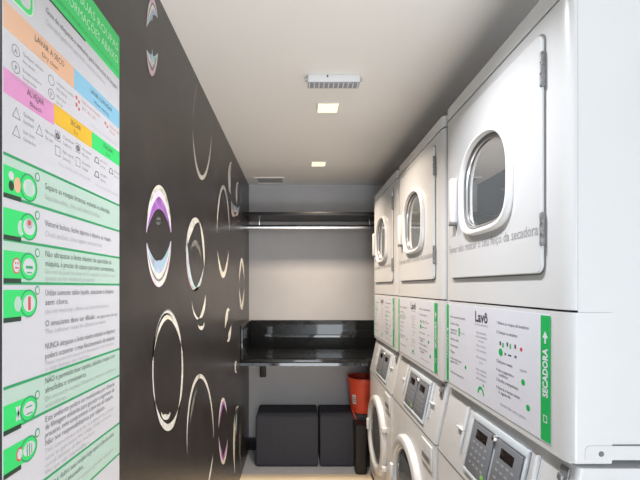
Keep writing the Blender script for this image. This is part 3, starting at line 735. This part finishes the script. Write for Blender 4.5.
for k in range(4):
    y = -0.048 + 0.032*k; t = B(-0.095, 0.095, -0.010, 0.010, -0.0012, 0.0012)
    bm = bmesh.new(); merge(bm, t, Matrix.Translation((0, y, -0.0065)) @ Matrix.Rotation(0.35, 4, 'X')); obj('vent_slat', bm, M['vent_metal'], vt)

# ------------------------------------------------------------------ back end: shelf, rail, counter
sh = tag(obj('wall_shelf', B(LW+0.001, RW-0.001, 2.90, YB-0.001, 1.850, 1.872, 0.002), M['shelf']), 'long black shelf high on the back wall above the chrome rail', 'shelf')
rl = thing('clothes_rail', 'horizontal chrome clothes rail hung under the black shelf', 'clothes rail', (LW, 3.03, 1.780))
bm = bmesh.new(); lp = [(0.012*math.cos(2*PI*i/20), 0.019*math.sin(2*PI*i/20)) for i in range(20)]
prism(bm, lp, lambda y, z: (0.001, y, z), lambda y, z: (RW-LW-0.001, y, z)); obj('tube', bm, M['chrome'], rl)
for x in (0.100, 0.95):
    bm = B(x-0.006, x+0.006, -0.006, 0.006, 0.015, 0.0695, 0.002); obj('hanger_bracket', bm, M['chrome'], rl)
ct = thing('folding_counter', 'black polished stone counter with low backsplash across the back wall', 'counter', (LW, 2.70, 0.79))
obj('worktop', box(B(0.001, 0.878, 0.0, 0.071, 0.008, 0.030, 0.0015, 2), 0.001, RW-LW-0.001, 0.070, YB-2.70-0.001, 0.008, 0.030), M['granite'], ct)
obj('front_apron', B(0.001, 0.878, 0.0015, 0.020, -0.012, 0.009), M['granite'], ct)
obj('backsplash', B(0.001, RW-LW-0.001, YB-2.70-0.020, YB-2.70-0.0012, 0.030, 0.262, 0.0015, 2), M['granite'], ct)
obj('side_splash', B(0.001, 0.018, 0.002, YB-2.70-0.021, 0.030, 0.262, 0.0015, 2), M['granite'], ct)
wb = tag(obj('wall_bracket', B(-0.305, -0.258, YB-0.06, YB-0.001, 0.600, 0.786, 0.004), M['black_plastic']), 'small black support bracket on the wall under the stone counter', 'bracket')

# ------------------------------------------------------------------ seats, bucket, bin
def ottoman(x0, x1, label):
    wdt = x1-x0
    t = thing('cube_ottoman', label, 'ottoman', (x0, 2.885, 0), 'charcoal cube ottomans under the counter')
    b = B(0, wdt, 0, 0.296, 0.004, 0.374, 0.016, 4); obj('body', b, M['fabric'], t)
    bm = bmesh.new()
    for f in ((0.008, 0.008), (wdt-0.008, 0.008)): tube(bm, [(f[0], f[1]-0.002, 0.02), (f[0], f[1]-0.002, 0.36)], 0.003, 6)
    tube(bm, [(0.015, 0.002, 0.366), (wdt-0.015, 0.002, 0.366)], 0.003, 6)
    obj('piping', bm, M['fabric'], t)
    return t
ottoman(-0.311, 0.150, 'charcoal fabric cube ottoman on the left, nearer the bubble wall')
ottoman(0.160, 0.615, 'charcoal fabric cube ottoman on the right, with the red bucket on top')
bk = thing('bucket', 'red plastic bucket with a white sticker on the right ottoman', 'bucket', (0.503, 3.022, 0.3745))
bm = bmesh.new()
lathe(bm, [(0.094, 0.0), (0.098, 0.004), (0.118, 0.225), (0.123, 0.228), (0.125, 0.250), (0.123, 0.262), (0.118, 0.262), (0.116, 0.225), (0.094, 0.008), (0.0005, 0.006)], 'z', (0, 0, 0), 48)
bmesh.ops.contextual_create(bm, geom=[]) if False else None
obj('bucket_shell', bm, M['red'], bk)
bm = bmesh.new(); aa = [math.radians(a) for a in range(212, 232, 3)]
lo_ = [(0.1062*math.cos(a), 0.1062*math.sin(a), 0.070) for a in aa]; hi_ = [(0.1125*math.cos(a), 0.1125*math.sin(a), 0.140) for a in aa]
loft(bm, [lo_, hi_], closed=False)
stk = obj('sticker', bm, M['sticker'], bk)
bm = bmesh.new(); aa = [math.radians(a) for a in range(216, 229, 3)]
for v in (0.085, 0.100, 0.115):
    r0 = 0.1068 + (v-0.070)*0.09
    loft(bm, [[(r0*math.cos(a), r0*math.sin(a), v) for a in aa], [((r0+.0006)*math.cos(a), (r0+.0006)*math.sin(a), v+0.007) for a in aa]], closed=False)
obj('sticker_print', bm, M['sticker_ink'], stk)
pts = []
for i in range(15):
    t = i/14; pts.append((-0.095 + 0.105*t, -0.030 - 0.122*min(1, t*2.2), 0.030 - 0.105*math.sin(PI/2*t)**1.2 if t < 1 else -0.075))
pts = [(-0.098, -0.04, 0.03), (-0.094, -0.09, 0.016), (-0.090, -0.128, 0.006), (-0.084, -0.142, -0.004), (-0.074, -0.144, -0.03), (-0.058, -0.145, -0.052), (-0.036, -0.146, -0.066), (-0.008, -0.147, -0.074), (0.02, -0.147, -0.076)]
obj('bail_handle', tube(bmesh.new(), pts, 0.004, 8), M['red'], bk)
bn = thing('waste_bin', 'slim black waste bin standing in front of the right ottoman beside the far machine', 'bin', (0.447, 2.821, 0))
bm = bmesh.new()
bl = lambda h, z: [(x, y, z) for x, y in rrect(-0.046*h, 0.046*h, -0.060*h, 0.060*h, 0.02)]
loft(bm, [bl(0.86, 0.001), bl(0.88, 0.004), bl(1.0, 0.330), bl(0.95, 0.330), bl(0.84, 0.012)], True, True)
obj('bin_body', bm, M['black_plastic'], bn)
bm = bmesh.new(); loft(bm, [bl(1.0, 0.331), bl(1.05, 0.332), bl(1.05, 0.346), bl(0.9, 0.352)], True, True)
obj('bin_lid', bm, M['black_plastic'], bn)
